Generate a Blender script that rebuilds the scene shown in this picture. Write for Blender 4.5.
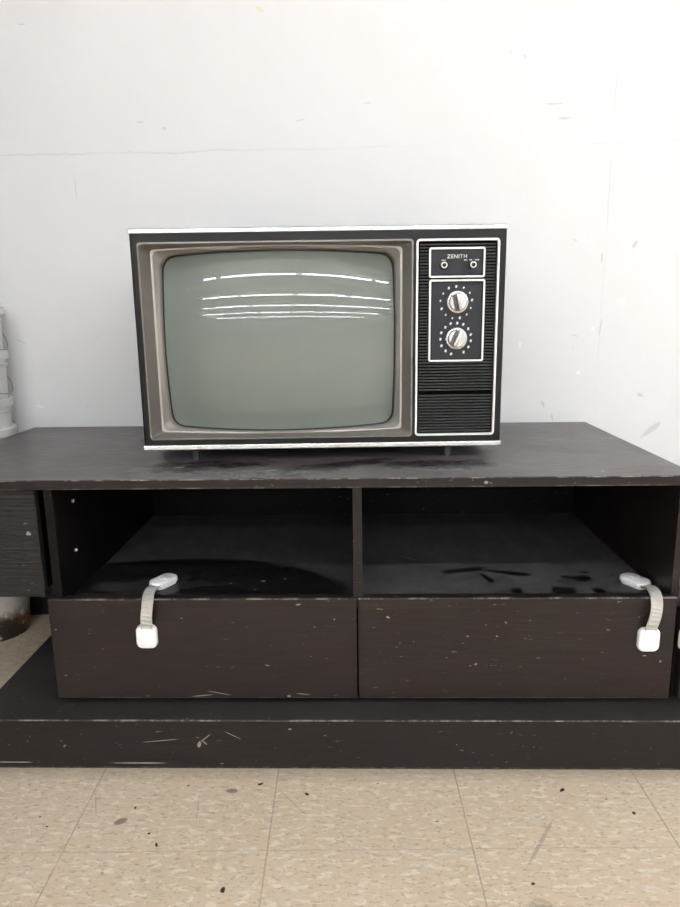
import bpy, bmesh, math, random
from mathutils import Vector, Matrix
R = math.radians
random.seed(7)
for o in list(bpy.data.objects): bpy.data.objects.remove(o)
SC = bpy.context.scene
COL = SC.collection

# ------------------------------------------------------------------ camera
FPX, PITCH, ROLL, YAW, EYE = 663.46, 0.2057, -0.0142, -0.0262, 0.7763
right = Vector((math.cos(YAW), -math.sin(YAW), 0)); fh = Vector((math.sin(YAW), math.cos(YAW), 0))
fwd = fh*math.cos(PITCH) + Vector((0, 0, -math.sin(PITCH)))
up = fh*math.sin(PITCH) + Vector((0, 0, math.cos(PITCH)))
r2 = right*math.cos(ROLL) + up*math.sin(ROLL); u2 = up*math.cos(ROLL) - right*math.sin(ROLL)
cd = bpy.data.cameras.new('camera'); cam = bpy.data.objects.new('camera', cd); COL.objects.link(cam)
cd.sensor_fit = 'HORIZONTAL'; cd.sensor_width = 36; cd.lens = FPX/680*36; cd.clip_start = .02; cd.clip_end = 100
m = Matrix((r2, u2, -fwd)).transposed().to_4x4(); m.translation = Vector((0, 0, EYE)); cam.matrix_world = m
SC.camera = cam

# ------------------------------------------------------------------ world, light level, exposure
TUBE_POWER = 42.0
WORLD = 0.35
EXPOSURE = 0.11
w = bpy.data.worlds.new('world'); SC.world = w; w.use_nodes = True
w.node_tree.nodes['Background'].inputs[0].default_value = (.93, .96, 1, 1)
w.node_tree.nodes['Background'].inputs[1].default_value = WORLD
vs = SC.view_settings; vs.view_transform = 'Standard'; vs.look = 'None'; vs.gamma = 1; vs.use_curve_mapping = False; vs.exposure = EXPOSURE

# ------------------------------------------------------------------ material helpers
class Mat:
    def __init__(s, name, col=(.5, .5, .5), rough=.5, metal=0, spec=.5, **kw):
        s.m = bpy.data.materials.new(name); s.m.use_nodes = True; s.t = s.m.node_tree
        s.b = s.t.nodes['Principled BSDF']
        s.set('Base Color', (*col, 1)); s.set('Roughness', rough); s.set('Metallic', metal); s.set('Specular IOR Level', spec)
        for k, v in kw.items(): s.set(k.replace('_', ' '), v)
        s._c = None
    def set(s, k, v):
        if isinstance(v, bpy.types.NodeSocket): s.t.links.new(v, s.b.inputs[k])
        else: s.b.inputs[k].default_value = v
    def node(s, typ, ins=(), out=0, **props):
        n = s.t.nodes.new(typ)
        for k, v in props.items(): setattr(n, k, v)
        for k, v in (ins.items() if isinstance(ins, dict) else enumerate(ins)):
            if v is None: continue
            if isinstance(v, bpy.types.NodeSocket): s.t.links.new(v, n.inputs[k])
            else: n.inputs[k].default_value = v
        return n.outputs[out]
    @property
    def co(s):
        if s._c is None: s._c = s.node('ShaderNodeTexCoord', out='Object')
        return s._c
    def map(s, loc=(0, 0, 0), rot=(0, 0, 0), scale=(1, 1, 1), src=None):
        return s.node('ShaderNodeMapping', {0: src or s.co, 1: loc, 2: rot, 3: scale})
    def noise(s, scale, vec=None, detail=4, rough=.5, dist=0):
        return s.node('ShaderNodeTexNoise', {'Vector': vec or s.co, 'Scale': scale, 'Detail': detail, 'Roughness': rough, 'Distortion': dist})
    def math(s, op, a, b=0.0, c=None, clamp=False):
        return s.node('ShaderNodeMath', {0: a, 1: b, 2: c}, operation=op, use_clamp=clamp)
    def ramp(s, f, a, b, x=0.0, y=1.0):
        return s.node('ShaderNodeMapRange', {0: f, 1: a, 2: b, 3: x, 4: y}, clamp=True)
    def mix(s, f, a, b):
        a = (*a, 1) if isinstance(a, tuple) and len(a) == 3 else a
        b = (*b, 1) if isinstance(b, tuple) and len(b) == 3 else b
        n = s.t.nodes.new('ShaderNodeMix'); n.data_type = 'RGBA'
        for k, v in ((0, f), (6, a), (7, b)):
            if isinstance(v, bpy.types.NodeSocket): s.t.links.new(v, n.inputs[k])
            else: n.inputs[k].default_value = v
        return n.outputs[2]
    def bump(s, h, strength=.2, dist=.001):
        s.set('Normal', s.node('ShaderNodeBump', {'Strength': strength, 'Distance': dist, 'Height': h}))
    def ell(s, c, rad, rot=0, axis='Y', wob=0, soft=.3):
        # mask of an ellipse at c, in the plane across the given axis; wob roughens the outline
        rt = {'Y': (0, rot, 0), 'Z': (0, 0, rot)}[axis]
        big = 1e-3
        rr = (rad[0], 1/big, rad[1]) if axis == 'Y' else (rad[0], rad[1], 1/big)
        mp = s.node('ShaderNodeMapping', {0: s.co, 1: c, 2: rt, 3: rr}, vector_type='TEXTURE')
        ln = s.node('ShaderNodeVectorMath', {0: mp}, out='Value', operation='LENGTH')
        if wob: ln = s.math('ADD', ln, s.math('MULTIPLY', s.math('SUBTRACT', s.wn, .5), wob))
        return s.ramp(ln, 1+soft/2, 1-soft/2)
    @property
    def wn(s):
        if not hasattr(s, '_wn'): s._wn = s.noise(45, s.map(scale=(.6, 1, 1)), 5, .7)
        return s._wn
    def anyof(s, l):
        o = l[0]
        for x in l[1:]: o = s.math('MAXIMUM', o, x)
        return o

OX, OY = -0.12, 1.35         # the console's base point

def wood(name, horiz='X', chips=(), dust=None, base=(.012, .0085, .008), rough=.38, streak=.5, chipamt=1.0, edges=(), front=1.07, spec=.5):
    M = Mat(name, base, rough, 0, spec)
    sc = {'X': (2, 40, 40), 'Y': (40, 2, 40), 'Z': (40, 40, 2)}[horiz]
    gr = M.noise(6, M.map(scale=sc), 6, .65)
    fine = M.noise(14, M.map(scale=sc), 3, .6)
    colr = M.mix(M.ramp(gr, .35, .7), base, tuple(c*1.9 for c in base))
    cloud = M.noise(5, None, 5, .6)
    colr = M.mix(M.ramp(cloud, .45, .75, 0, .35), colr, (base[0]*1.6, base[1]*1.3, base[2]*1.3))
    rg = M.math('ADD', M.ramp(fine, .3, .7, rough-.06, rough+.1), M.ramp(cloud, .4, .7, -.03, .06))
    if dust:
        colr, rg = dust(M, colr, rg)
    # small pale chips and scuffs
    g1 = M.ramp(M.noise(6, M.map(loc=(3, 1, 2)), 3, .6), .46, .56)
    g2 = M.ramp(M.noise(9, M.map(loc=(9, 1, 2)), 3, .6), .42, .54)
    ch = M.noise(75, M.map(scale=(.55, 1, 1.1)), 2.5, .6, .4)
    fi = M.noise(190, M.map(loc=(.3, .1, .7), scale=(.35, 1, 1)), 2, .6, .3)
    masks = [M.math('MULTIPLY', M.math('MULTIPLY', M.ramp(ch, .715, .745), g1), .8*chipamt), M.math('MULTIPLY', M.math('MULTIPLY', M.ramp(fi, .70, .76), g2), .6*chipamt)] + [M.math('MULTIPLY', M.ell(*c), .7) for c in chips]
    # worn arrises
    zc = M.node('ShaderNodeSeparateXYZ', [M.co], out=2); en = M.ramp(M.noise(30, M.map(scale=(1, .2, .2)), 4, .7), .47, .6, .08, 1)
    yc = M.ramp(M.node('ShaderNodeSeparateXYZ', [M.co], out=1), front-OY+.004, front-OY+.0015)
    for e, amt in edges:
        amt = M.math('MULTIPLY', yc, amt)
        d_ = M.math('ABSOLUTE', M.math('SUBTRACT', zc, e)); masks.append(M.math('MULTIPLY', M.math('MULTIPLY', M.ramp(d_, .0016, .0007), en), amt))
    colr = M.mix(M.anyof(masks), colr, (.40, .37, .34))
    M.set('Base Color', colr); M.set('Roughness', rg)
    M.bump(M.math('ADD', M.math('MULTIPLY', gr, 1), M.math('MULTIPLY', fine, .4)), min(1, streak), .0006*max(1, streak))
    return M.m

def L(x, y, z): return (x-OX, y-OY, z)
# front face wood with the scuffs seen on the drawers
fc = [(L(-.309, 1.066, .262), (.002, .0007), .1, 'Y', 0), (L(-.104, 1.066, .287), (.0045, .0012), -.15, 'Y', .3),
      (L(-.042, 1.066, .259), (.0012, .0012), 0, 'Y', .3), (L(-.162, 1.066, .172), (.004, .0009), .25, 'Y', .3),
      (L(-.125, 1.066, .112), (.003, .0022), 0, 'Y', .3), (L(.051, 1.066, .263), (.003, .0018), .5, 'Y', .4),
      (L(.240, 1.066, .227), (.0022, .001), 0, 'Y', .3), (L(.496, 1.066, .19), (.0035, .0012), 0, 'Y', .3),
      (L(.524, 1.066, .179), (.002, .002), 0, 'Y', .5), (L(-.533, 1.066, .241), (.0014, .0014), 0, 'Y', .3),
      (L(-.28, 1.066, .113), (.018, .0009), -.1, 'Y', .8), (L(-.25, 1.066, .118), (.02, .0007), .2, 'Y', .8),
      (L(-.10, 1.066, .116), (.012, .0008), .1, 'Y', .6)]
W_FRONT = wood('espresso_drawer_face', 'X', fc, base=(.0118, .0074, .0068), rough=.48, streak=.25, chipamt=.6, edges=((.2972, .45), (.1085, .3)), spec=.3)
bc = [(L(-.347, 1.018, .055), (.03, .0007), -.1, 'Y', .9), (L(-.268, 1.018, .06), (.012, .0008), -.7, 'Y', .9),
      (L(-.279, 1.018, .048), (.003, .006), .3, 'Y', 1.6), (L(-.27, 1.018, .052), (.007, .0012), .8, 'Y', .9),
      (L(-.607, 1.018, .012), (.03, .0011), 0, 'Y', 1.5), (L(-.385, 1.018, .011), (.05, .0012), 0, 'Y', 1.6),
      (L(-.22, 1.018, .066), (.016, .0006), .5, 'Y', .6), (L(-.12, 1.018, .078), (.003, .0013), 0, 'Y', .3)]
def dust_lit_base(M, colr, rg):  # paler upward faces: dust, plus light from above put into the colour
    nz = M.node('ShaderNodeSeparateXYZ', [M.node('ShaderNodeTexCoord', out='Normal')], out=2)
    d = M.math('MULTIPLY', M.ramp(nz, .5, .9), M.ramp(M.noise(8, None, 5, .65), .3, .7, .5, 1))
    return M.mix(d, colr, (.036, .033, .033)), rg
W_BASE = wood('espresso_plinth', 'X', bc, dust_lit_base, base=(.0082, .0062, .0058), rough=.46, streak=.35, chipamt=.7, edges=((.0938, .42), (.003, .25)), front=1.0211, spec=.3)
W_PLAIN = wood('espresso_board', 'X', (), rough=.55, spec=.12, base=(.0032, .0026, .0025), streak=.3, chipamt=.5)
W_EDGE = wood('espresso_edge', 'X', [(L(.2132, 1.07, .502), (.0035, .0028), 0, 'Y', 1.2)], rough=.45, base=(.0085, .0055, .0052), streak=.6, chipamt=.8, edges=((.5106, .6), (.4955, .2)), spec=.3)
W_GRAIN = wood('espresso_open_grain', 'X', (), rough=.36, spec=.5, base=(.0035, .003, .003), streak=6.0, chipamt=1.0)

def dust_top(M, colr, rg):
    n = M.noise(3.2, None, 6, .65)
    g = M.ramp(n, .3, .7, .35, 1)
    wiped = M.anyof([M.ell(L(-.30, 1.165, 0), (.13, .05), .2, 'Z', 1.6, .5), M.ell(L(-.07, 1.14, 0), (.16, .035), .5, 'Z', 1.5, .5),
                     M.ell(L(-.2, 1.11, 0), (.12, .02), -.1, 'Z', 1.6, .5), M.ell(L(.14, 1.16, 0), (.12, .04), 0, 'Z', 1.6, .5)])
    g = M.math('MULTIPLY', g, M.ramp(wiped, 0, 1, 1, .05))
    colr = M.mix(M.math('MULTIPLY', g, .75), colr, (.155, .137, .144))
    spots = M.anyof([M.ell(L(.417, 1.106, 0), (.003, .003), 0, 'Z', .4), M.ell(L(-.32, 1.16, 0), (.01, .006), .3, 'Z', 1.6), M.ell(L(-.15, 1.13, 0), (.012, .004), .3, 'Z', 1.4)])
    colr = M.mix(M.math('MULTIPLY', spots, .8), colr, (.4, .39, .38))
    rg = M.math('ADD', M.math('SUBTRACT', rg, .10), M.math('MULTIPLY', g, .2))
    return colr, rg
W_TOP = wood('espresso_dusty_top', 'X', (), dust_top, base=(.014, .0112, .0118), rough=.33, streak=.35, chipamt=.35)

def dust_shelf(M, colr, rg):
    n = M.noise(9, None, 6, .7)
    wiped = M.anyof([M.ell(L(-.36, 1.10, 0), (.345, .20), .05, 'Z', .12, .08), M.ell(L(.205, 1.23, 0), (.05, .012), .3, 'Z', 1.3, .3),
                     M.ell(L(.295, 1.215, 0), (.045, .009), -.3, 'Z', 1.3, .3), M.ell(L(.245, 1.19, 0), (.006, .026), .3, 'Z', .8, .3),
                     M.math('MULTIPLY', M.ell(L(.43, 1.19, 0), (.08, .035), 0, 'Z', .6, .3), M.ramp(M.wn, .5, .56)),
                     M.math('MULTIPLY', M.ell(L(.36, 1.125, 0), (.10, .024), 0, 'Z', .4, .3), M.ramp(M.noise(22, M.map(scale=(2, .4, 1)), 2), .48, .54)),
                     M.math('MULTIPLY', M.ell(L(.15, 1.108, 0), (.14, .008), 0, 'Z', .6, .3), M.ramp(M.noise(40), .5, .56))])
    d = M.math('MULTIPLY', M.ramp(wiped, 0, 1, 1, 0), M.ramp(n, .2, .6, .7, 1))
    haze = M.ell(L(-.40, 1.16, 0), (.09, .03), .15, 'Z', 3.0, .6)
    d = M.math('MAXIMUM', d, M.math('MULTIPLY', haze, .45))
    colr = M.mix(d, colr, M.mix(M.ramp(M.noise(18, M.map(scale=(1, .5, 1)), 6, .75), .35, .65), (.050, .048, .051), (.092, .088, .090)))
    sp = M.anyof([M.ell(L(-.18, 1.18, 0), (.004, .004), 0, 'Z', .6), M.ell(L(-.14, 1.19, 0), (.003, .003), 0, 'Z', .6), M.ell(L(-.24, 1.17, 0), (.002, .003), 0, 'Z', .6),
                  M.ell(L(-.19, 1.14, 0), (.003, .002), 0, 'Z', .6), M.ell(L(.1, 1.3, 0), (.02, .001), -.6, 'Z', .6)])
    colr = M.mix(M.math('MULTIPLY', sp, .8), colr, (.4, .38, .36))
    rg = M.math('ADD', rg, M.math('MULTIPLY', d, .22))
    return colr, rg
W_SHELF = wood('espresso_dusty_shelf', 'X', (), dust_shelf, base=(.006, .0055, .006), rough=.32, streak=.8, chipamt=.1)

def simple(name, col, rough, metal=0, vary=.12, scale=30, **kw):
    M = Mat(name, col, rough, metal, **kw)
    n = M.noise(scale, None, 4, .6)
    M.set('Base Color', M.mix(M.ramp(n, .3, .7), tuple(c*(1-vary) for c in col), tuple(min(1, c*(1+vary)) for c in col)))
    M.set('Roughness', M.ramp(n, .3, .7, max(0, rough-.04), rough+.04))
    return M.m
M_CHROME = simple('polished_aluminium_trim', (.80, .81, .82), .22, .75, .03)
M_SILVER = simple('bright_silver_outline', (.88, .88, .88), .3, .15, .02)
M_SHELL = simple('black_plastic_cabinet', (.009, .009, .0095), .42, spec=.3)
M_FACE = simple('charcoal_plastic_face', (.0085, .0085, .0095), .38, spec=.25)
M_DIAL = simple('dark_slate_dial_plate', (.018, .0185, .024), .45, spec=.3)
M_RIB = simple('black_ribbed_plastic', (.048, .048, .050), .34, spec=.25)
M_RECESS = simple('black_panel_recess', (.002, .002, .002), .8, spec=.05)
M_BEZEL = simple('taupe_metallic_bezel', (.19, .172, .160), .36, .35, .05, 60)
M_LIP = Mat('champagne_bezel_lip', (.36, .34, .32), .34, .4).m
M_GASKET = simple('black_rubber_gasket', (.012, .012, .012), .5)
M_KNOB = simple('machined_aluminium_knob', (.60, .60, .61), .26, .85, .05)
M_MARK = simple('pale_printed_mark', (.66, .66, .66), .5, 0, .04)
M_WHITE = simple('white_plastic', (.88, .88, .89), .3, 0, .02)
M_PAIL = simple('white_pail_plastic', (.72, .72, .71), .4, 0, .04)
M_METALDARK = simple('grey_foot_plastic', (.05, .05, .052), .5)
M_INLAY = simple('brushed_grey_inlay', (.13, .13, .135), .35, .5)
M_WIRE = simple('steel_wire', (.4, .4, .4), .3, .9)
M_CRUMB = simple('dark_debris', (.02, .018, .017), .7)

# phosphor screen behind glossy glass
MS = Mat('grey_green_picture_tube', (.205, .235, .21), .5, 0, .4, Coat_Weight=1.0, Coat_Roughness=.012, Coat_IOR=1.52)
n = MS.noise(4, None, 3); MS.set('Base Color', MS.mix(MS.ramp(n, .3, .7), (.142, .164, .147), (.158, .180, .162)))
M_SCREEN = MS.m
# ribbed translucent strap
MT = Mat('ribbed_translucent_strap', (.50, .48, .455), .4)
MT.set('Subsurface Weight', .15); MT.set('Subsurface Scale', .01)
M_STRAP = MT.m

# dirty lowest pail
MP = Mat('stained_pail_plastic', (.62, .60, .57), .45)
n1 = MP.noise(22, None, 6, .7); n2 = MP.noise(9, None, 4, .6)
hz = MP.node('ShaderNodeSeparateXYZ', [MP.co], out=2)
low = MP.ramp(hz, .085, .05)
brown = MP.math('MULTIPLY', MP.ramp(n1, .43, .5), low)
c = MP.mix(MP.ramp(n2, .35, .65), (.66, .64, .61), (.50, .46, .40))
c = MP.mix(brown, c, MP.mix(MP.ramp(n2, .45, .55), (.24, .12, .03), (.03, .02, .015)))
MP.set('Base Color', c); M_DIRTY = MP.m

# wall paint
def wallmat():
    M = Mat('painted_drywall', (.80, .80, .805), .55)
    cl = M.noise(1.6, None, 5, .6)
    c = M.mix(M.ramp(cl, .35, .7), (.80, .80, .81), (.77, .77, .782))
    x, z = (M.node('ShaderNodeSeparateXYZ', [M.co], out=i) for i in (0, 2))
    nz = M.noise(6, None, 6, .7)
    # horizontal and vertical joints between boards
    zz = M.math('ABSOLUTE', M.math('ADD', M.math('SUBTRACT', z, 1.155), M.math('MULTIPLY', M.math('SUBTRACT', nz, .5), .03)))
    seam_h = M.math('MULTIPLY', M.ramp(zz, .0028, .0006), M.ramp(M.noise(3, M.map(loc=(7, 0, 0)), 3), .42, .6, .12, 1))
    xx = M.math('ABSOLUTE', M.math('ADD', M.math('SUBTRACT', x, .592), M.math('MULTIPLY', M.math('SUBTRACT', nz, .5), .012)))
    seam_v = M.math('MULTIPLY', M.ramp(xx, .0022, .0005), M.ramp(M.noise(9, M.map(loc=(2, 0, 1)), 3), .45, .6, .05, 1))
    c = M.mix(M.math('MULTIPLY', M.anyof([seam_h, seam_v]), .33), c, (.50, .50, .51))
    # scuffs
    W = lambda a, b, ra, rb, rot=0, wb=.9: M.ell((a, 1.65, b), (ra, rb), rot, 'Y', wb)
    grey = [W(.519, .942, .006, .0012, .5), W(.585, .90, .002, .012), W(.592, .74, .002, .02, .1), W(.531, .72, .010, .0013, .3),
            W(.463, .553, .0035, .008, -.4), W(.487, .52, .002, .010, -.2), W(.70, .573, .008, .004, .4), W(.66, .93, .004, .009, .5),
            W(-.124, 1.217, .012, .0012, -.2), W(.355, 1.35, .006, .0012), W(.385, 1.34, .002, .005, -.7), 
            W(.455, 1.24, .02, .002, 0, 1.2), W(.481, 1.209, .014, .003, 0, 1.4), W(-.829, .722, .012, .0012, .4), W(-.496, 1.22, .008, .0018),
            W(-.44, 1.205, .004, .004, 0, 1.4), W(.03, 1.25, .01, .0011), W(.735, .487, .028, .007, -.7, 1.2), W(-.75, 1.43, .008, .0013), W(.53, .69, .0016, .0022),
            W(-.66, 1.08, .001, .03, 0, .4)]
    yel = [W(-.208, 1.447, .010, .004, .5, 1.2)]
    wht = [W(.575, .735, .004, .005), W(.64, .80, .006, .008), W(.56, .95, .006, .012, .4), W(-.80, .56, .012, .003, .2), W(.40, .70, .003, .008), W(.545, .63, .004, .004)]
    c = M.mix(M.math('MULTIPLY', M.anyof(grey), .38), c, (.42, .42, .43))
    c = M.mix(M.math('MULTIPLY', M.anyof(yel), .6), c, (.75, .68, .42))
    c = M.mix(M.math('MULTIPLY', M.anyof(wht), .8), c, (.92, .92, .92))
    sp = M.node('ShaderNodeTexVoronoi', {'Vector': M.map(scale=(.6, 1, 1)), 'Scale': 11.0}, feature='F1')
    c = M.mix(M.math('MULTIPLY', M.ramp(sp, .035, .02), M.ramp(cl, .5, .55, 0, .3)), c, (.5, .5, .5))
    M.set('Base Color', c)
    M.bump(M.math('ADD', M.math('MULTIPLY', M.noise(90, None, 4), .3), M.math('MULTIPLY', M.noise(2.5, None, 3), 1.5)), .25, .004)
    return M.m
M_WALL = wallmat()
M_PLAINWALL = simple('plain_white_paint', (.72, .72, .72), .6, 0, .03, 3)
M_CEIL = simple('white_ceiling_panels', (.78, .78, .77), .8, 0, .03, 3)
M_COVE = simple('black_vinyl_cove_base', (.012, .012, .012), .45)

def floormat():
    M = Mat('vinyl_composition_tile', (.5, .42, .33), .42)
    TY = .0196; TS = .3048
    tc = M.node('ShaderNodeMapping', {0: M.co, 1: (-.4432, .8342, 0), 2: (0, 0, TY), 3: (TS, TS, TS)}, vector_type='TEXTURE')
    fx, fy = (M.node('ShaderNodeSeparateXYZ', [tc], out=i) for i in (0, 1))
    def edge(f):
        fr = M.math('FRACT', M.math('ADD', f, 50.0)); return M.math('MINIMUM', fr, M.math('SUBTRACT', 1.0, fr))
    ex, ey = edge(fx), edge(fy)
    cell = M.node('ShaderNodeCombineXYZ', [M.math('FLOOR', fx), M.math('FLOOR', fy), 0])
    rnd = M.node('ShaderNodeTexWhiteNoise', {0: cell}, out=0)
    off = M.node('ShaderNodeVectorMath', {0: M.co, 1: M.node('ShaderNodeVectorMath', {0: cell, 1: (.37, .71, 0)}, operation='MULTIPLY')}, operation='ADD')
    st = M.node('ShaderNodeMapping', {0: off, 1: (0, 0, 0), 2: (0, 0, .12), 3: (50, 130, 1)})
    a = M.noise(1.0, st, 3, .55, .6)
    b = M.noise(1.0, M.node('ShaderNodeMapping', {0: st, 1: (13, 5, 3), 2: (0, 0, .2), 3: (1.4, 1.3, 1)}), 3, .55, .6)
    d = M.noise(1.0, M.node('ShaderNodeMapping', {0: st, 1: (3, 25, 9), 2: (0, 0, -.1), 3: (2.2, 2.0, 1)}), 2, .5, .4)
    c = M.mix(M.ramp(M.noise(2.5, None, 5, .6), .35, .65), (.65, .525, .39), (.71, .585, .45))
    c = M.mix(M.ramp(a, .53, .63, 0, .7), c, (.83, .76, .66))
    c = M.mix(M.ramp(b, .57, .65, 0, .6), c, (.46, .35, .24))
    c = M.mix(M.ramp(d, .62, .68, 0, .55), c, (.34, .24, .15))
    c = M.mix(M.math('MULTIPLY', rnd, .07), c, (.45, .36, .27))
    wear = M.ramp(M.noise(6, M.map(rot=(0, 0, .7), scale=(1, .35, 1)), 6, .7), .58, .72, 0, .22)
    c = M.mix(wear, c, (.36, .29, .22))
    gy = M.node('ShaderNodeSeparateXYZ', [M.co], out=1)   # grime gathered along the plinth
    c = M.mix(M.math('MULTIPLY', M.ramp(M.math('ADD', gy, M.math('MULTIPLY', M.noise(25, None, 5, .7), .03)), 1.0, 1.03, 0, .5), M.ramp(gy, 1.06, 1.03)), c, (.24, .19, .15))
    nn = M.ramp(M.noise(14, None, 3), .3, .6, .45, 1)
    seam = M.math('MULTIPLY', M.anyof([M.ramp(ex, .0052, .0028), M.math('MULTIPLY', M.ramp(ey, .0042, .002), .6)]), nn)
    c = M.mix(M.math('MULTIPLY', seam, .5), c, (.17, .13, .10))
    F = lambda x, y, ra, rb, rot=0, wb=.9: M.ell((x, y, 0), (ra, rb), rot, 'Z', wb)
    smud = [F(-.377, .897, .010, .006, .5), F(-.214, .966, .009, .005, 0), F(-.43, .93, .001, .02, .4, .3), F(-.262, .925, .0009, .03, .15, .3), F(-.11, .94, .0008, .045, .7, .3),
            F(.27, .86, .003, .05, -.6, 1.4), F(.24, .74, .02, .02, 0, 1.6)]
    c = M.mix(M.math('MULTIPLY', M.anyof(smud[:2]), .75), c, (.10, .085, .08))
    c = M.mix(M.math('MULTIPLY', M.anyof(smud[2:]), .4), c, (.2, .16, .12))
    M.set('Base Color', c); M.set('Roughness', M.ramp(M.noise(20, None, 4), .3, .7, .38, .55))
    M.bump(M.math('ADD', M.math('MULTIPLY', seam, -1), M.math('MULTIPLY', a, .2)), .2, .0006)
    return M.m
M_FLOOR = floormat()

def glow(name, col, s):
    M = Mat(name, (.9, .9, .9), .4); M.set('Emission Color', (*col, 1)); M.set('Emission Strength', s); return M.m
M_TUBE = glow('lit_fluorescent_tube', (.90, .955, 1), TUBE_POWER)
M_HOUSING = simple('white_enamel_housing', (.8, .8, .8), .4)

# ------------------------------------------------------------------ mesh helpers
def link(name, me, mat, parent=None, smooth=False, loc=None):
    if mat: me.materials.append(mat)
    o = bpy.data.objects.new(name, me); COL.objects.link(o)
    if parent: o.parent = parent
    if loc: o.location = loc
    if smooth:
        for p in me.polygons: p.use_smooth = True
        try: me.set_sharp_from_angle(angle=R(35))
        except Exception: pass
    return o
def from_bm(name, bm, mat, parent=None, smooth=False, loc=None):
    bmesh.ops.recalc_face_normals(bm, faces=bm.faces)
    me = bpy.data.meshes.new(name); bm.to_mesh(me); bm.free()
    return link(name, me, mat, parent, smooth, loc)
def add_box(bm, x0, x1, y0, y1, z0, z1, bev=0, seg=2):
    t = bmesh.new()
    bmesh.ops.create_cube(t, size=1)
    for v in t.verts: v.co = Vector(((x0+x1)/2+v.co.x*(x1-x0), (y0+y1)/2+v.co.y*(y1-y0), (z0+z1)/2+v.co.z*(z1-z0)))
    if bev: bmesh.ops.bevel(t, geom=list(t.edges), offset=bev, segments=seg, affect='EDGES', profile=.5)
    me = bpy.data.meshes.new('tmp'); t.to_mesh(me); t.free(); bm.from_mesh(me); bpy.data.meshes.remove(me)
def box(name, x0, x1, y0, y1, z0, z1, mat, parent=None, bev=.0012, seg=2):
    bm = bmesh.new(); add_box(bm, x0, x1, y0, y1, z0, z1, bev, seg); return from_bm(name, bm, mat, parent)
def lathe(bm, prof, seg=32, c=(0, 0, 0), axis='Z', a0=0):
    rings = []
    for r, h in prof:
        ring = []
        for i in range(seg):
            a = a0+2*math.pi*i/seg
            p = (r*math.cos(a), r*math.sin(a), h) if axis == 'Z' else (r*math.cos(a), h, r*math.sin(a))
            ring.append(bm.verts.new(Vector(c)+Vector(p)))
        rings.append(ring)
    for a, b in zip(rings, rings[1:]):
        for i in range(seg): bm.faces.new((a[i], a[(i+1) % seg], b[(i+1) % seg], b[i]))
    return rings
def cap(bm, ring): bm.faces.new(ring)
def rr(x0, x1, z0, z1, r, n=6):
    pts = []
    for cx, cz, a in ((x1-r, z1-r, 0), (x0+r, z1-r, 90), (x0+r, z0+r, 180), (x1-r, z0+r, 270)):
        for i in range(n+1):
            t = R(a+90*i/n); pts.append((cx+r*math.cos(t), cz+r*math.sin(t)))
    return pts
def plate(name, outlines, y0, y1, mat, parent, bev=0):
    # a flat plate in the x-z plane with holes: outlines[0] outside, the rest holes
    cu = bpy.data.curves.new('tmp', 'CURVE'); cu.dimensions = '2D'; cu.fill_mode = 'BOTH'
    d = (y1-y0)/2; cu.extrude = d-bev; cu.bevel_depth = bev; cu.bevel_resolution = 1
    cu.offset = -bev
    for pts in outlines:
        sp = cu.splines.new('POLY'); sp.points.add(len(pts)-1); sp.use_cyclic_u = True
        for p, (x, z) in zip(sp.points, pts): p.co = (x, z, 0, 1)
    o = bpy.data.objects.new('tmp', cu); COL.objects.link(o)
    me = bpy.data.meshes.new_from_object(o.evaluated_get(bpy.context.evaluated_depsgraph_get()))
    bpy.data.objects.remove(o); bpy.data.curves.remove(cu)
    me.transform(Matrix.Translation((0, (y0+y1)/2, 0)) @ Matrix.Rotation(R(90), 4, 'X'))
    me.materials.clear(); me.name = name
    return link(name, me, mat, parent)
def tube(bm, pts, r, seg=8, closed=False):
    n = len(pts); rings = []
    for i, p in enumerate(pts):
        p = Vector(p)
        a = Vector(pts[i-1]) if (i or closed) else p; b = Vector(pts[(i+1) % n]) if (i < n-1 or closed) else p
        t = (b-a).normalized(); s = t.cross(Vector((0, 0, 1)) if abs(t.z) < .9 else Vector((0, 1, 0))).normalized(); q = t.cross(s)
        rings.append([bm.verts.new(p+s*r*math.cos(2*math.pi*k/seg)+q*r*math.sin(2*math.pi*k/seg)) for k in range(seg)])
    pairs = list(zip(rings, rings[1:])) + ([(rings[-1], rings[0])] if closed else [])
    for a, b in pairs:
        for k in range(seg): bm.faces.new((a[k], a[(k+1) % seg], b[(k+1) % seg], b[k]))
    if not closed: cap(bm, rings[0]); cap(bm, rings[-1])
def empty(name, loc, rz=0):
    o = bpy.data.objects.new(name, None); COL.objects.link(o); o.location = loc; o.rotation_euler.z = rz; o.empty_display_size = .05; return o
def tag(o, label, cat, group=None):
    o['label'] = label; o['category'] = cat
    if group: o['group'] = group
    return o
def struct(o): o['kind'] = 'structure'; return o
def copy_tree(o, parent=None):
    c = o.copy(); COL.objects.link(c)
    if parent: c.parent = parent
    for ch in list(o.children): copy_tree(ch, c)
    return c

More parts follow.
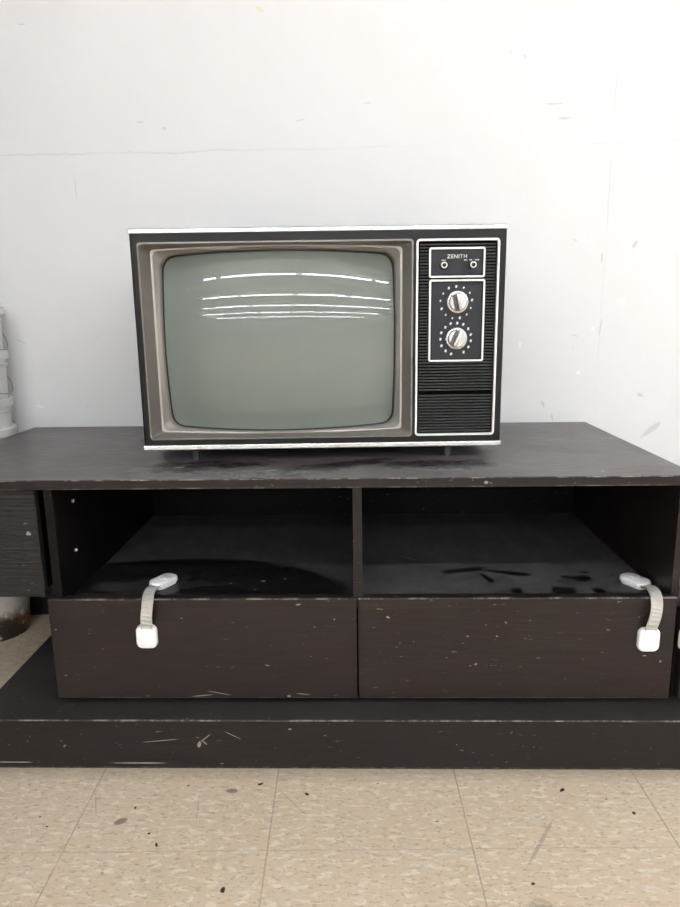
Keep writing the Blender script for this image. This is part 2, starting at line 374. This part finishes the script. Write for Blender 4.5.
# ------------------------------------------------------------------ the room
WY = 1.65; CH = 3.6; XA, XB, YB = -11.5, 12.4, -24.0
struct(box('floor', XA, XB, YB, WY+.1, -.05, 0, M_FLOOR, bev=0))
struct(box('ceiling', XA, XB, YB, WY+.1, CH, CH+.1, M_CEIL, bev=0))
struct(box('wall_back', XA, XB, WY, WY+.1, 0, CH, M_WALL, bev=0))
struct(box('wall_front', XA, XB, YB-.1, YB, 0, CH, M_PLAINWALL, bev=0))
struct(box('wall_far_left', XA-.1, XA, YB, WY, 0, CH, M_PLAINWALL, bev=0))
struct(box('wall_far_right', XB, XB+.1, YB, WY, 0, CH, M_PLAINWALL, bev=0))
struct(box('wall_left', -1.17, -1.045, -.04, WY, 0, CH, simple('grey_partition_paint', (.30, .30, .30), .7, 0, .03, 3), bev=0))
bm = bmesh.new()
prof = [(-.002, .0), (-.014, .0), (-.012, .003), (-.006, .010), (-.004, .095), (-.0025, .1), (0, .1), (0, 0)]
L0 = [bm.verts.new((-1.045, WY+a, z)) for a, z in prof]; L1 = [bm.verts.new((XB, WY+a, z)) for a, z in prof]
for i in range(len(prof)): j = (i+1) % len(prof); bm.faces.new((L0[i], L0[j], L1[j], L1[i]))
cap(bm, L0); cap(bm, L1)
struct(from_bm('baseboard_back', bm, M_COVE))

# fluorescent rows (seen mirrored in the picture tube)
def fixture():
    t = empty('ceiling_light', (0, 0, CH))
    bm = bmesh.new(); add_box(bm, -1.80, 1.80, -.07, .07, -.05, 0, .004); from_bm('housing', bm, M_HOUSING, t)
    for y in (-.035, .035):
        bm = bmesh.new(); tube(bm, [(-1.79, y, -.072), (1.79, y, -.072)], .019, 8); from_bm('tube', bm, M_TUBE, t, True)
    return t
fx0 = fixture(); first = True
ROWN = ['nearest the television', 'second row back', 'third row back', 'fourth row back', 'fifth row back', 'farthest row back']
for ri, y in enumerate((-1.75, -5.35, -9.0, -12.7, -16.8, -21.0)):
    for ci, x in enumerate((-9.25, -5.35, -1.45, 2.45, 6.35, 10.25)):
        f = fx0 if first else copy_tree(fx0); first = False
        f.location = (x, y, CH)
        tag(f, 'white twin tube ceiling light in the row %s, %s' % (ROWN[ri], ['first from its left end', 'second from its left end', 'third from its left end', 'third from its right end', 'second from its right end', 'first from its right end'][ci]), 'ceiling light', 'fluorescent ceiling lights')

# ------------------------------------------------------------------ the media console
con = tag(empty('media_console', (OX, OY, 0)), 'long low black-brown wooden media console with scuffed drawers, under the television', 'media console')
def cb(name, x0, x1, y0, y1, z0, z1, mat, parent=con, bev=.0012):
    return box(name, x0-OX, x1-OX, y0-OY, y1-OY, z0, z1, mat, parent, bev)
YF, YT, ZT = 1.070, 1.625, .5114
XR_ = .561; XL_ = -.808
# top: dusty slab with a darker edge strip on the front
cb('tabletop', XL_, XR_, YF+.0015, YT, ZT-.0165, ZT, W_TOP)
cb('front_edging', XL_, XR_, YF-.0006, YF+.0014, ZT-.0170, ZT-.0006, W_EDGE, bev=.0006)
PB = ZT-.0166
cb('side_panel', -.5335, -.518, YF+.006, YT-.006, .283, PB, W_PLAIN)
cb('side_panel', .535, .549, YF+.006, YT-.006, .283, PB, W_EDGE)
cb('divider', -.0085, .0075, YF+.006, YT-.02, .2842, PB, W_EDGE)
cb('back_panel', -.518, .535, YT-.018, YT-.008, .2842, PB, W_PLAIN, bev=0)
cb('shelf', -.5335, .90, YF+.026, YT-.006, .268, .284, W_SHELF)
# overlay drawers
def drawer(x0, x1):
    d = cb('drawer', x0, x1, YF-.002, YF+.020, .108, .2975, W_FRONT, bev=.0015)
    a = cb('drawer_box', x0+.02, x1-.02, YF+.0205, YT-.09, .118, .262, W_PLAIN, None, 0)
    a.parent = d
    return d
drawer(-.5425, -.0030); drawer(-.0005, .5440); drawer(.5600, .90)
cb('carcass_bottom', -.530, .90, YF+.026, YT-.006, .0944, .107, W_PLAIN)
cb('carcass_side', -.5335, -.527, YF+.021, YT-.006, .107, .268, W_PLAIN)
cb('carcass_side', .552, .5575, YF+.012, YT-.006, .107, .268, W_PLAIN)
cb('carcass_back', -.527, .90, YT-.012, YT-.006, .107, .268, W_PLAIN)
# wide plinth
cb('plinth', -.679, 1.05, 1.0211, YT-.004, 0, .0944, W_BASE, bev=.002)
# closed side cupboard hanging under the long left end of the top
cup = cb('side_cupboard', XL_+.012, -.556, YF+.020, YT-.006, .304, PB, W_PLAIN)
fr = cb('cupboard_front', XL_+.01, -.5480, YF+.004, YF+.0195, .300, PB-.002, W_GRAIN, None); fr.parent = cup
# metal shelf pins in the left bay
bm = bmesh.new(); 
for i, (y, z) in enumerate(((1.15, .453), (1.142, .362))):
    bm = bmesh.new(); lathe_r = lathe(bm, [(.0001, .004), (.0028, .004), (.0036, .003), (.0036, 0), (.0001, 0)], 12)
    bmesh.ops.rotate(bm, verts=bm.verts, matrix=Matrix.Rotation(R(90), 3, 'Y'))
    o = from_bm('shelf_pin', bm, M_CHROME, con, True, (-.518-OX, y-OY, z)); o['label'] = 'small metal shelf pin'

# ------------------------------------------------------------------ the television
TW, T0, T1 = .660, .0095, .3860
tv = tag(empty('television', (-.393, 1.2026, .5339), .0307), 'vintage portable television with grey green screen and silver-edged channel panel', 'television')
# hollow shell behind the face
bm = bmesh.new()
def ring(x0, x1, y, z0, z1, r=.004): return [bm.verts.new((x, y, z)) for x, z in rr(x0, x1, z0, z1, r, 3)]
rg = [ring(-.0025, TW, .004, T0-.004, T1+.0090), ring(-.0025, TW, .30, T0-.004, T1+.0090), ring(.05, TW-.05, .335, T0+.03, T1-.05), ring(.10, TW-.16, .40, T0+.07, T1-.09, .02), ]
for a, b in zip(rg, rg[1:]):
    for i in range(len(a)): bm.faces.new((a[i], a[(i+1) % len(a)], b[(i+1) % len(a)], b[i]))
cap(bm, rg[-1])
from_bm('cabinet_shell', bm, M_SHELL, tv)
SX0, SX1, SZ0, SZ1 = .0112, .4950, .0203, .3708
PX0, PX1, PZ0, PZ1 = .5008, .6480, .0205, .3712
plate('front_face', [rr(.0005, TW-.0020, T0-.001, T1+.001, .002, 2), rr(SX0, SX1, SZ0, SZ1, .006), rr(PX0, PX1, PZ0, PZ1, .007)], 0, .012, M_FACE, tv, .0008)
for nm, z0, z1 in (('top_trim_strip', T1, T1+.0078), ('bottom_trim_strip', T0-.0092, T0)):
    o = box(nm, -.0042, TW+.0015, -.0022, .05, z0, z1, M_CHROME, tv, .0018, 3); o['label'] = 'bright polished metal strip'
# bezel rings
CX, CZ = .2523, .1942; RS = .75; D0 = .012
def sag(x, z): return D0 + RS - math.sqrt(RS*RS-(x-CX)**2-(z-CZ)**2)
NS = 24
def outline(hw, hh, bw, bh, r, grow=0):
    # bulging rounded rectangle: NS points a side; hw/hh at the corners, + bw/bh at mid side
    pts = []
    base = []
    hw += grow; hh += grow; r += grow*.5
    for cx, cz, a in ((hw-r, hh-r, 0), (-hw+r, hh-r, 90), (-hw+r, -hh+r, 180), (hw-r, -hh+r, 270)):
        for i in range(9):
            t = R(a+90*i/8); base.append((cx+r*math.cos(t), cz+r*math.sin(t)))
    n = len(base)
    for i in range(n):
        p, q = base[i], base[(i+1) % n]; k = NS if i % 9 == 8 else 1
        for j in range(k): pts.append((p[0]+(q[0]-p[0])*j/k, p[1]+(q[1]-p[1])*j/k))
    out = []
    for x, z in pts:
        out.append((CX + x*(1+bw/hw*(1-min(1, abs(z)/hh)**2)), CZ + z*(1+bh/hh*(1-min(1, abs(x)/hw)**2))))
    return out
def shift(pts, x0, x1, z0, z1):
    # linear refit of an outline to given bounds
    a0 = min(p[0] for p in pts); a1 = max(p[0] for p in pts); b0 = min(p[1] for p in pts); b1 = max(p[1] for p in pts)
    return [(x0+(p[0]-a0)*(x1-x0)/(a1-a0), z0+(p[1]-b0)*(z1-z0)/(b1-b0)) for p in pts]
def skin(name, loops, mat, parent, smooth=True, close_last=False):
    bm = bmesh.new(); rs = [[bm.verts.new((x, y(x, z) if callable(y) else y, z)) for x, z in pts] for pts, y in loops]
    for a, b in zip(rs, rs[1:]):
        for i in range(len(a)): bm.faces.new((a[i], a[(i+1) % len(a)], b[(i+1) % len(a)], b[i]))
    for a in rs:
        for i in range(len(a)):
            e = bm.edges.get((a[i], a[(i+1) % len(a)]))
            if e: e.smooth = False
    bmesh.ops.recalc_face_normals(bm, faces=bm.faces)
    me = bpy.data.meshes.new(name); bm.to_mesh(me); bm.free()
    for p in me.polygons: p.use_smooth = True
    return link(name, me, mat, parent)
sq = outline(.24, .17, 0, 0, .006)
o1 = shift(sq, SX0-.0006, SX1+.0006, SZ0-.0006, SZ1+.0006)
o1b = shift(sq, SX0+.0022, SX1-.0022, SZ0+.0022, SZ1-.0022)
def up_(pts, d): return [(x, z+d) for x, z in pts]
st = up_(outline(.2258, .1650, .0005, .0058, .006), .0020)
st2 = up_(outline(.2222, .1626, .0010, .0060, .010), .0018)
G = lambda g: outline(.2100, .1552, .0030, .0075, .021, g)
bz = skin('screen_bezel', [(o1, .004), (o1, -.0022), (o1b, -.0024), (shift(sq, SX0+.0034, SX1-.0034, SZ0+.0034, SZ1-.0034), .0005), (st, .026)], M_BEZEL, tv)
lip = skin('bezel_lip', [(up_(outline(.2278, .1670, .0005, .0058, .006), .0020), .0275), (up_(outline(.2266, .1658, .0005, .0058, .006), .0020), .0252), (st2, .0256), (G(.0056), lambda x, z: .55*sag(x, z)+.006), (G(.0042), lambda x, z: .6*sag(x, z)+.006), (G(.0024), lambda x, z: sag(x, z)-.0004)], M_LIP, tv)
lip['label'] = 'lighter champagne-coloured inner lip'
skin('screen_gasket', [(G(.0030), lambda x, z: sag(x, z)+.0025), (G(.0021), lambda x, z: sag(x, z)-.0005), (G(.0), lambda x, z: sag(x, z)-.0005), (G(-.0005), lambda x, z: sag(x, z)+.0005)], M_GASKET, tv)
# picture tube: rings shrinking to the centre, all on the sphere
bm = bmesh.new(); outl = G(.001); rings = []
for k in range(14):
    s = 1-k/14*1.0
    rings.append([bm.verts.new((CX+(x-CX)*s, sag(CX+(x-CX)*s, CZ+(z-CZ)*s), CZ+(z-CZ)*s)) for x, z in outl])
for a, b in zip(rings, rings[1:]):
    for i in range(len(a)): bm.faces.new((a[i], a[(i+1) % len(a)], b[(i+1) % len(a)], b[i]))
cv = bm.verts.new((CX, D0, CZ))
for i in range(len(outl)): bm.faces.new((rings[-1][i], rings[-1][(i+1) % len(outl)], cv))
bmesh.ops.recalc_face_normals(bm, faces=bm.faces)
# front normals towards the viewer
if sum(f.normal.y for f in bm.faces) > 0: bmesh.ops.reverse_faces(bm, faces=bm.faces)
me = bpy.data.meshes.new('picture_tube'); bm.to_mesh(me); bm.free()
for p in me.polygons: p.use_smooth = True
link('picture_tube', me, M_SCREEN, tv)

# tuner panel: ribbed grille with silver outlines
bm = bmesh.new()
z = PZ0+.0085
while z < PZ1-.007:
    if abs(z-.1007) > .0022:
        add_box(bm, PX0+.007, PX1-.0065, .0002, .0065, z-.0014, z+.0014, .0007, 1)
    z += .00545
gr = box('tuner_panel', PX0+.0005, PX1-.0005, .006, .014, PZ0+.0005, PZ1-.0005, M_RECESS, tv, 0); gr['label'] = 'black horizontally ribbed panel'
from_bm('ribs', bm, M_RIB, gr)
def outline_ring(name, x0, x1, z0, z1, wd, r, y0, y1, parent=tv):
    o = plate(name, [rr(x0, x1, z0, z1, r), rr(x0+wd, x1-wd, z0+wd, z1-wd, max(.001, r-wd))], y0, y1, M_SILVER, parent, .0004)
    return o
outline_ring('panel_outline', PX0, PX1, PZ0, PZ1, .0037, .007, -.0016, .008)
def dialbox(x0, x1, z0, z1):
    o = plate('dial_plate', [rr(x0+.001, x1-.001, z0+.001, z1-.001, .002)], -.0002, .006, M_DIAL, tv)
    # raised black inner border and the silver outline
    k = plate('plate_border', [rr(x0+.0034, x1-.0034, z0+.0034, z1-.0034, .0015), rr(x0+.0062, x1-.0062, z0+.0062, z1-.0062, .001)], -.0012, .001, M_SHELL, o)
    outline_ring('plate_outline', x0, x1, z0, z1, .0033, .0042, -.0028, .003, o)
    return o
B1 = dialbox(.5232, .6224, .3046, .3563); B2 = dialbox(.5240, .6235, .1569, .3015)
def put_text(txt, x, z, size, sx, parent):
    cu = bpy.data.curves.new('tmp', 'FONT'); cu.body = txt; cu.size = size; cu.align_x = 'CENTER'; cu.align_y = 'CENTER'; cu.extrude = .0002; cu.offset = .00012; cu.space_character = 1.12
    o = bpy.data.objects.new('tmp', cu); COL.objects.link(o)
    me = bpy.data.meshes.new_from_object(o.evaluated_get(bpy.context.evaluated_depsgraph_get()))
    bpy.data.objects.remove(o); bpy.data.curves.remove(cu)
    me.transform(Matrix.Translation((x, -.0005, z)) @ Matrix.Rotation(R(90), 4, 'X') @ Matrix.Diagonal((sx, 1, 1, 1)))
    me.materials.clear(); return link('lettering', me, M_MARK, parent)
put_text('ZENITH', .5728, .3405, .0092, 1.02, B1)
bm = bmesh.new()
for x0, x1 in ((.5455, .5475), (.5482, .5498), (.5505, .5522), (.585, .5892), (.5902, .5908), (.5945, .5965), (.5972, .5992), (.6045, .6065), (.6072, .6088), (.6095, .6112)):
    add_box(bm, x0, x1, -.0006, 0, .3336, .3354)
    if x0 in (.5505, .6095): from_bm('printed_caption', bm, M_MARK, B1); bm = bmesh.new()
for x in (.5488, .6000):
    bm = bmesh.new()
    rs = lathe(bm, [(.0001, -.0075), (.0022, -.0075), (.0024, -.0105), (.0026, -.0112), (.0050, -.0110), (.0056, -.0098), (.0056, .001)], 24, (x, 0, .3257), 'Y')
    kn = from_bm('push_pull_knob', bm, M_SILVER, B1, True)
    bm = bmesh.new(); lathe(bm, [(.0001, -.0118), (.0034, -.0118), (.0035, -.0112), (.0035, -.007)], 16, (x, 0, .3257), 'Y'); from_bm('knob_centre', bm, M_SHELL, kn, True)
    bm = bmesh.new(); lathe(bm, [(.0057, -.009), (.0066, -.008), (.0070, .001)], 24, (x, 0, .3257), 'Y'); from_bm('knob_skirt', bm, M_SHELL, kn, True)
def channel_knob(cx, cz, rad, tilt, marks, ms):
    k = None
    bm = bmesh.new()
    lathe(bm, [(rad*1.0, .001), (rad*1.0, -.004), (rad*.97, -.0055), (rad*.84, -.0062), (rad*.82, -.0058), (rad*.80, -.0098), (rad*.76, -.0108), (.0001, -.0110)], 40, (cx, 0, cz), 'Y')
    k = from_bm('channel_knob', bm, M_KNOB, B2, True)
    # grip bar across the knob
    bm = bmesh.new(); add_box(bm, -.0036, .0036, -.0215, -.0108, -rad*.78, rad*.78, .0018, 3)
    for v in bm.verts:
        f = 1-.25*(v.co.y < -.015); v.co.x *= f
    bmesh.ops.rotate(bm, verts=bm.verts, matrix=Matrix.Rotation(tilt, 3, 'Y')); bmesh.ops.translate(bm, verts=bm.verts, vec=(cx, 0, cz))
    from_bm('knob_grip', bm, M_KNOB, k, True)
    bm = bmesh.new(); add_box(bm, -.0085, -.0037, -.0114, -.0106, -rad*.70, rad*.70, .0003, 1)
    bmesh.ops.rotate(bm, verts=bm.verts, matrix=Matrix.Rotation(tilt, 3, 'Y')); bmesh.ops.translate(bm, verts=bm.verts, vec=(cx, 0, cz))
    from_bm('grip_inlay', bm, M_INLAY, k)
    # knurled rim
    bm = bmesh.new()
    for i in range(36):
        a = 2*math.pi*i/36; x, z = cx+rad*math.cos(a), cz+rad*math.sin(a)
        add_box(bm, x-.0004, x+.0004, -.0045, .0005, z-.0004, z+.0004)
    from_bm('knurling', bm, M_KNOB, k)
    bm = bmesh.new()
    for i, (x, z) in enumerate(marks):
        t = bmesh.new(); s = ms*(1.0 if ms > .002 else (1.15 if i % 3 == 0 else .85)); add_box(t, -s*.75, s*.75, -.0006, 0, -s, s, 0)
        bmesh.ops.rotate(t, verts=t.verts, matrix=Matrix.Rotation(.5 if i % 2 else .15, 3, 'Y')); bmesh.ops.translate(t, verts=t.verts, vec=(x, 0, z))
        me = bpy.data.meshes.new('t'); t.to_mesh(me); t.free(); bm.from_mesh(me); bpy.data.meshes.remove(me)
    from_bm('channel_marks', bm, M_MARK, B2)
channel_knob(.5748, .2621, .0192, -.2, [(.5723, .2894), (.5856, .287), (.5965, .2779), (.6009, .2654), (.5989, .2516), (.5921, .2402), (.5798, .2345), (.5664, .2341), (.5544, .2401), (.5469, .2509), (.5445, .2648), (.5492, .2772), (.5591, .2867)], .00195)
channel_knob(.5739, .1981, .0192, .42, [(.5755, .2253), (.5863, .223), (.5954, .215), (.6002, .2047), (.6005, .1936), (.5966, .1827), (.588, .1735), (.5654, .1706), (.5554, .1761), (.5476, .1855), (.5456, .1972), (.5469, .2085), (.5542, .2182), (.5636, .2246)], .0023)
for x, y in ((.087, .022), (.565, .022), (.087, .27), (.565, .27)):
    bm = bmesh.new(); lathe(bm, [(.0001, -.0224), (.0062, -.0224), (.0068, -.021), (.0078, .0065), (.0001, .0065)], 20, (x, y, 0)); from_bm('foot', bm, M_METALDARK, tv, True)

# ------------------------------------------------------------------ child safety latches
def pad_mesh(w_, h_, t_, r_=.008):
    bm = bmesh.new(); lay = []
    for ins, y in ((0, 0), (0, -t_*.6), (.0012, -t_*.9), (.003, -t_)):
        lay.append([bm.verts.new((x, y, z)) for x, z in rr(-w_/2+ins, w_/2-ins, -h_/2+ins, h_/2-ins, r_-ins*.5, 5)])
    for a, b in zip(lay, lay[1:]):
        for i in range(len(a)): bm.faces.new((a[i], a[(i+1) % len(a)], b[(i+1) % len(a)], b[i]))
    cap(bm, lay[0]); cap(bm, lay[-1]); return bm
def latch(label, lp, up_at, ang, path):
    """lp: lower pad centre on the drawer face; up_at: upper pad top centre; path: strap centre line"""
    lp = Vector(lp); y0 = YF-.0023; lp.y = y0; zs = .2842
    t = tag(empty('safety_latch', lp), label, 'safety latch', 'child safety latches')
    from_bm('lower_pad', pad_mesh(.0365, .043, .0085, .0105), M_WHITE, t, True)
    U = Vector((up_at[0], up_at[1], zs+.0045))-lp
    def lay(bm, z):
        bmesh.ops.rotate(bm, verts=bm.verts, matrix=Matrix.Rotation(R(-90), 3, 'X')); bmesh.ops.rotate(bm, verts=bm.verts, matrix=Matrix.Rotation(ang, 3, 'Z'))
        bmesh.ops.translate(bm, verts=bm.verts, vec=Vector((U.x, U.y, z)))
    bm = pad_mesh(.034, .054, .0095, .0125); lay(bm, U.z); u_ = from_bm('upper_pad', bm, M_WHITE, t, True)
    bm = pad_mesh(.030, .048, .0045, .011); lay(bm, zs-lp.z); from_bm('adhesive_base', bm, M_WHITE, u_, True)
    bm = bmesh.new(); lathe(bm, [(.0085, 0), (.0085, .0012), (.0072, .0020), (.0001, .0020)], 24, tuple(U+Vector((0, 0, .0093)))); from_bm('release_button', bm, M_WHITE, u_, True)
    C = [Vector(p)-lp for p in path]
    pts = []; K = [C[0]-(C[1]-C[0])] + C + [C[-1]+(C[-1]-C[-2])]
    for i in range(1, len(K)-2):
        for j in range(12):
            s = j/12; a, b, c_, e = K[i-1], K[i], K[i+1], K[i+2]
            pts.append(.5*((2*b)+(c_-a)*s+(2*a-5*b+4*c_-e)*s*s+(-a+3*b-3*c_+e)*s**3))
    pts.append(C[-1])
    bm = bmesh.new(); prev = None; hw = .0098; N = len(pts)
    for i, p in enumerate(pts):
        tg = (pts[min(i+1, N-1)]-pts[max(i-1, 0)]).normalized()
        f = i/(N-1)
        ref = (Matrix.Rotation(ang*max(0, 1-f*1.3), 3, 'Z') @ Vector((1, 0, 0)))
        sd = (ref-tg*ref.dot(tg)).normalized(); nn = tg.cross(sd).normalized()
        if nn.dot(Vector((0, -1, .6))) < 0: nn = -nn
        th = .0016 + (.0010 if (i // 2) % 2 and .2 < f < .85 else 0)
        q = [bm.verts.new(p+sd*a*hw+nn*b) for a, b in ((-1, 0), (1, 0), (1, .0022), (.74, .0022), (.7, th), (-.7, th), (-.74, .0022), (-1, .0022))]
        if prev:
            for k in range(8): bm.faces.new((prev[k], prev[(k+1) % 8], q[(k+1) % 8], q[k]))
        else: cap(bm, q)
        prev = q
    cap(bm, prev)
    o = from_bm('strap', bm, M_STRAP, t); o['label'] = 'ribbed translucent strap'
    return t
latch('white child safety latch on the left drawer, its strap curving left', (-.3709, 0, .2298), (-.3655, 1.163), -.5,
      [(-.3690, 1.157, .2895), (-.3735, 1.134, .2925), (-.3715, 1.104, .2985), (-.3668, 1.075, .2985), (-.3632, 1.057, .2900), (-.3646, 1.052, .2724), (-.3687, 1.0610, .2471), (-.3690, 1.0625, .238)])
latch('white child safety latch on the middle drawer at its right end, strap curving right', (.4985, 0, .2225), (.5080, 1.156), .5,
      [(.5115, 1.150, .2895), (.5165, 1.128, .2925), (.5150, 1.100, .2985), (.5090, 1.073, .2970), (.5035, 1.056, .2870), (.5004, 1.052, .2700), (.4990, 1.0610, .2430), (.4985, 1.0625, .232)])
latch('white child safety latch at the right edge of the photo, mostly cut off', (.5690, 0, .2225), (.5990, 1.152), .1,
      [(.5980, 1.146, .2895), (.5970, 1.124, .2925), (.5940, 1.100, .2975), (.5850, 1.078, .2975), (.5780, 1.056, .2870), (.5720, 1.052, .2700), (.5695, 1.0610, .2430), (.5690, 1.0625, .232)])

# ------------------------------------------------------------------ stack of pails beyond the left end
def pail(zb, h, mat, z_extra=0):
    t = empty('plastic_pail', (PXc, PYc, zb))
    rb, rt = .076, .0895
    bm = bmesh.new()
    rs = lathe(bm, [(.0001, .006), (rb-.006, .006), (rb-.003, 0), (rb, .001), (rt-.0005, h-.03), (rt, h-.0295), (rt+.003, h-.028), (rt+.0032, h-.026), (rt, h-.024), (rt+.0005, h-.004),
                    (rt+.005, h-.004), (rt+.0055, h), (rt-.001, h), (rt-.002, h-.004), (rb-.002, .010), (.0001, .010)], 40)
    from_bm('pail_body', bm, mat, t, True)
    bm = bmesh.new(); lathe(bm, [(rt+.0005, h-.002), (rt+.0055, h-.0145), (rt+.0066, h-.014), (rt+.0068, h+.002), (rt+.005, h+.0035), (rt-.003, h+.0035), (rt-.003, h+.0005), (rt+.0005, h+.0005)], 40)
    from_bm('rim', bm, mat, t, True)
    bm = bmesh.new(); pts = [((rt+.007)*math.cos(a), (rt+.007)*math.sin(a), h-.020-.075*math.sin((a-R(-80))/R(160)*math.pi)) for a in [R(-80+160*i/20) for i in range(21)]]
    tube(bm, pts, .0011, 6); from_bm('wire_handle', bm, M_WIRE, t, True)
    return t
PXc, PYc = -.921, 1.548
PL = ['bottom of its stack, brown-stained', 'second from the floor in the stack', 'third from the floor in the stack', 'fourth from the floor in the stack', 'third from the top of the stack', 'second from the top of the stack', 'topmost of the stack']
zr = [.27, .345, .43, .52, .59, .70, .803]
for i, z in enumerate(zr):
    p = pail(0 if i == 0 else z-.25, .27 if i == 0 else .25, M_DIRTY if i == 0 else M_PAIL)
    tag(p, 'white plastic pail left of the console, ' + PL[i], 'pail', 'stacked white pails')

# ------------------------------------------------------------------ crumbs of debris on the tiles
CR = [(-.307, .85, .0045), (-.191, .771, .0050), (-.168, .983, .0045), (.335, .971, .0050), (-.364, .926, .0025), (.432, .92, .0035), (.239, .785, .0030), (-.088, .959, .0042), (-.325, .872, .0026),
      (-.49, .885, .0025), (-.51, .905, .0018), (.12, .90, .0022), (-.29, .978, .0022), (.40, .95, .0016), (.03, .985, .0016), (.44, .745, .004)]
CW = ['dark crumb on the tiles below the left drawer, just above the middle crosswise seam', 'dark crumb nearest the bottom edge, left of the middle seam',
      'dark crumb close to the plinth, just left of the seam under the divider', 'dark crumb close to the plinth below the right latch side, right of the right-hand seam',
      'small dark crumb right of the large left smudge, towards the plinth', 'dark crumb near the right edge, above the crosswise seam',
      'dark crumb at the bottom, just right of the right-hand seam', 'dark crumb just right of the seam under the divider, close to the plinth',
      'small dark crumb just above and left of a larger crumb under the left drawer', 'speck of debris left of the left-hand seam, nearer the crosswise seam',
      'faintest speck left of the left-hand seam, farther from the camera', 'small speck in the middle tile, left of the right-hand seam', 'small speck beside the grey smudge nearest the plinth',
      'speck close to the plinth towards the right edge', 'speck close to the plinth in the middle tile', 'dark crumb in the bottom right corner tile']
for i, (x, y, s) in enumerate(CR):
    bm = bmesh.new(); bmesh.ops.create_icosphere(bm, subdivisions=2, radius=1)
    a = random.uniform(0, 6.28); e = random.uniform(.35, .75)
    for v in bm.verts:
        k = 1+random.uniform(-.3, .3); v.co = Vector((v.co.x*s*k, v.co.y*s*e*k, max(-.0, v.co.z)*s*.35*k))
    bmesh.ops.rotate(bm, verts=bm.verts, matrix=Matrix.Rotation(a, 3, 'Z'))
    o = from_bm('debris_crumb', bm, M_CRUMB, None, False, (x, y, .0001))
    tag(o, CW[i], 'crumb', 'dark crumbs on the floor')
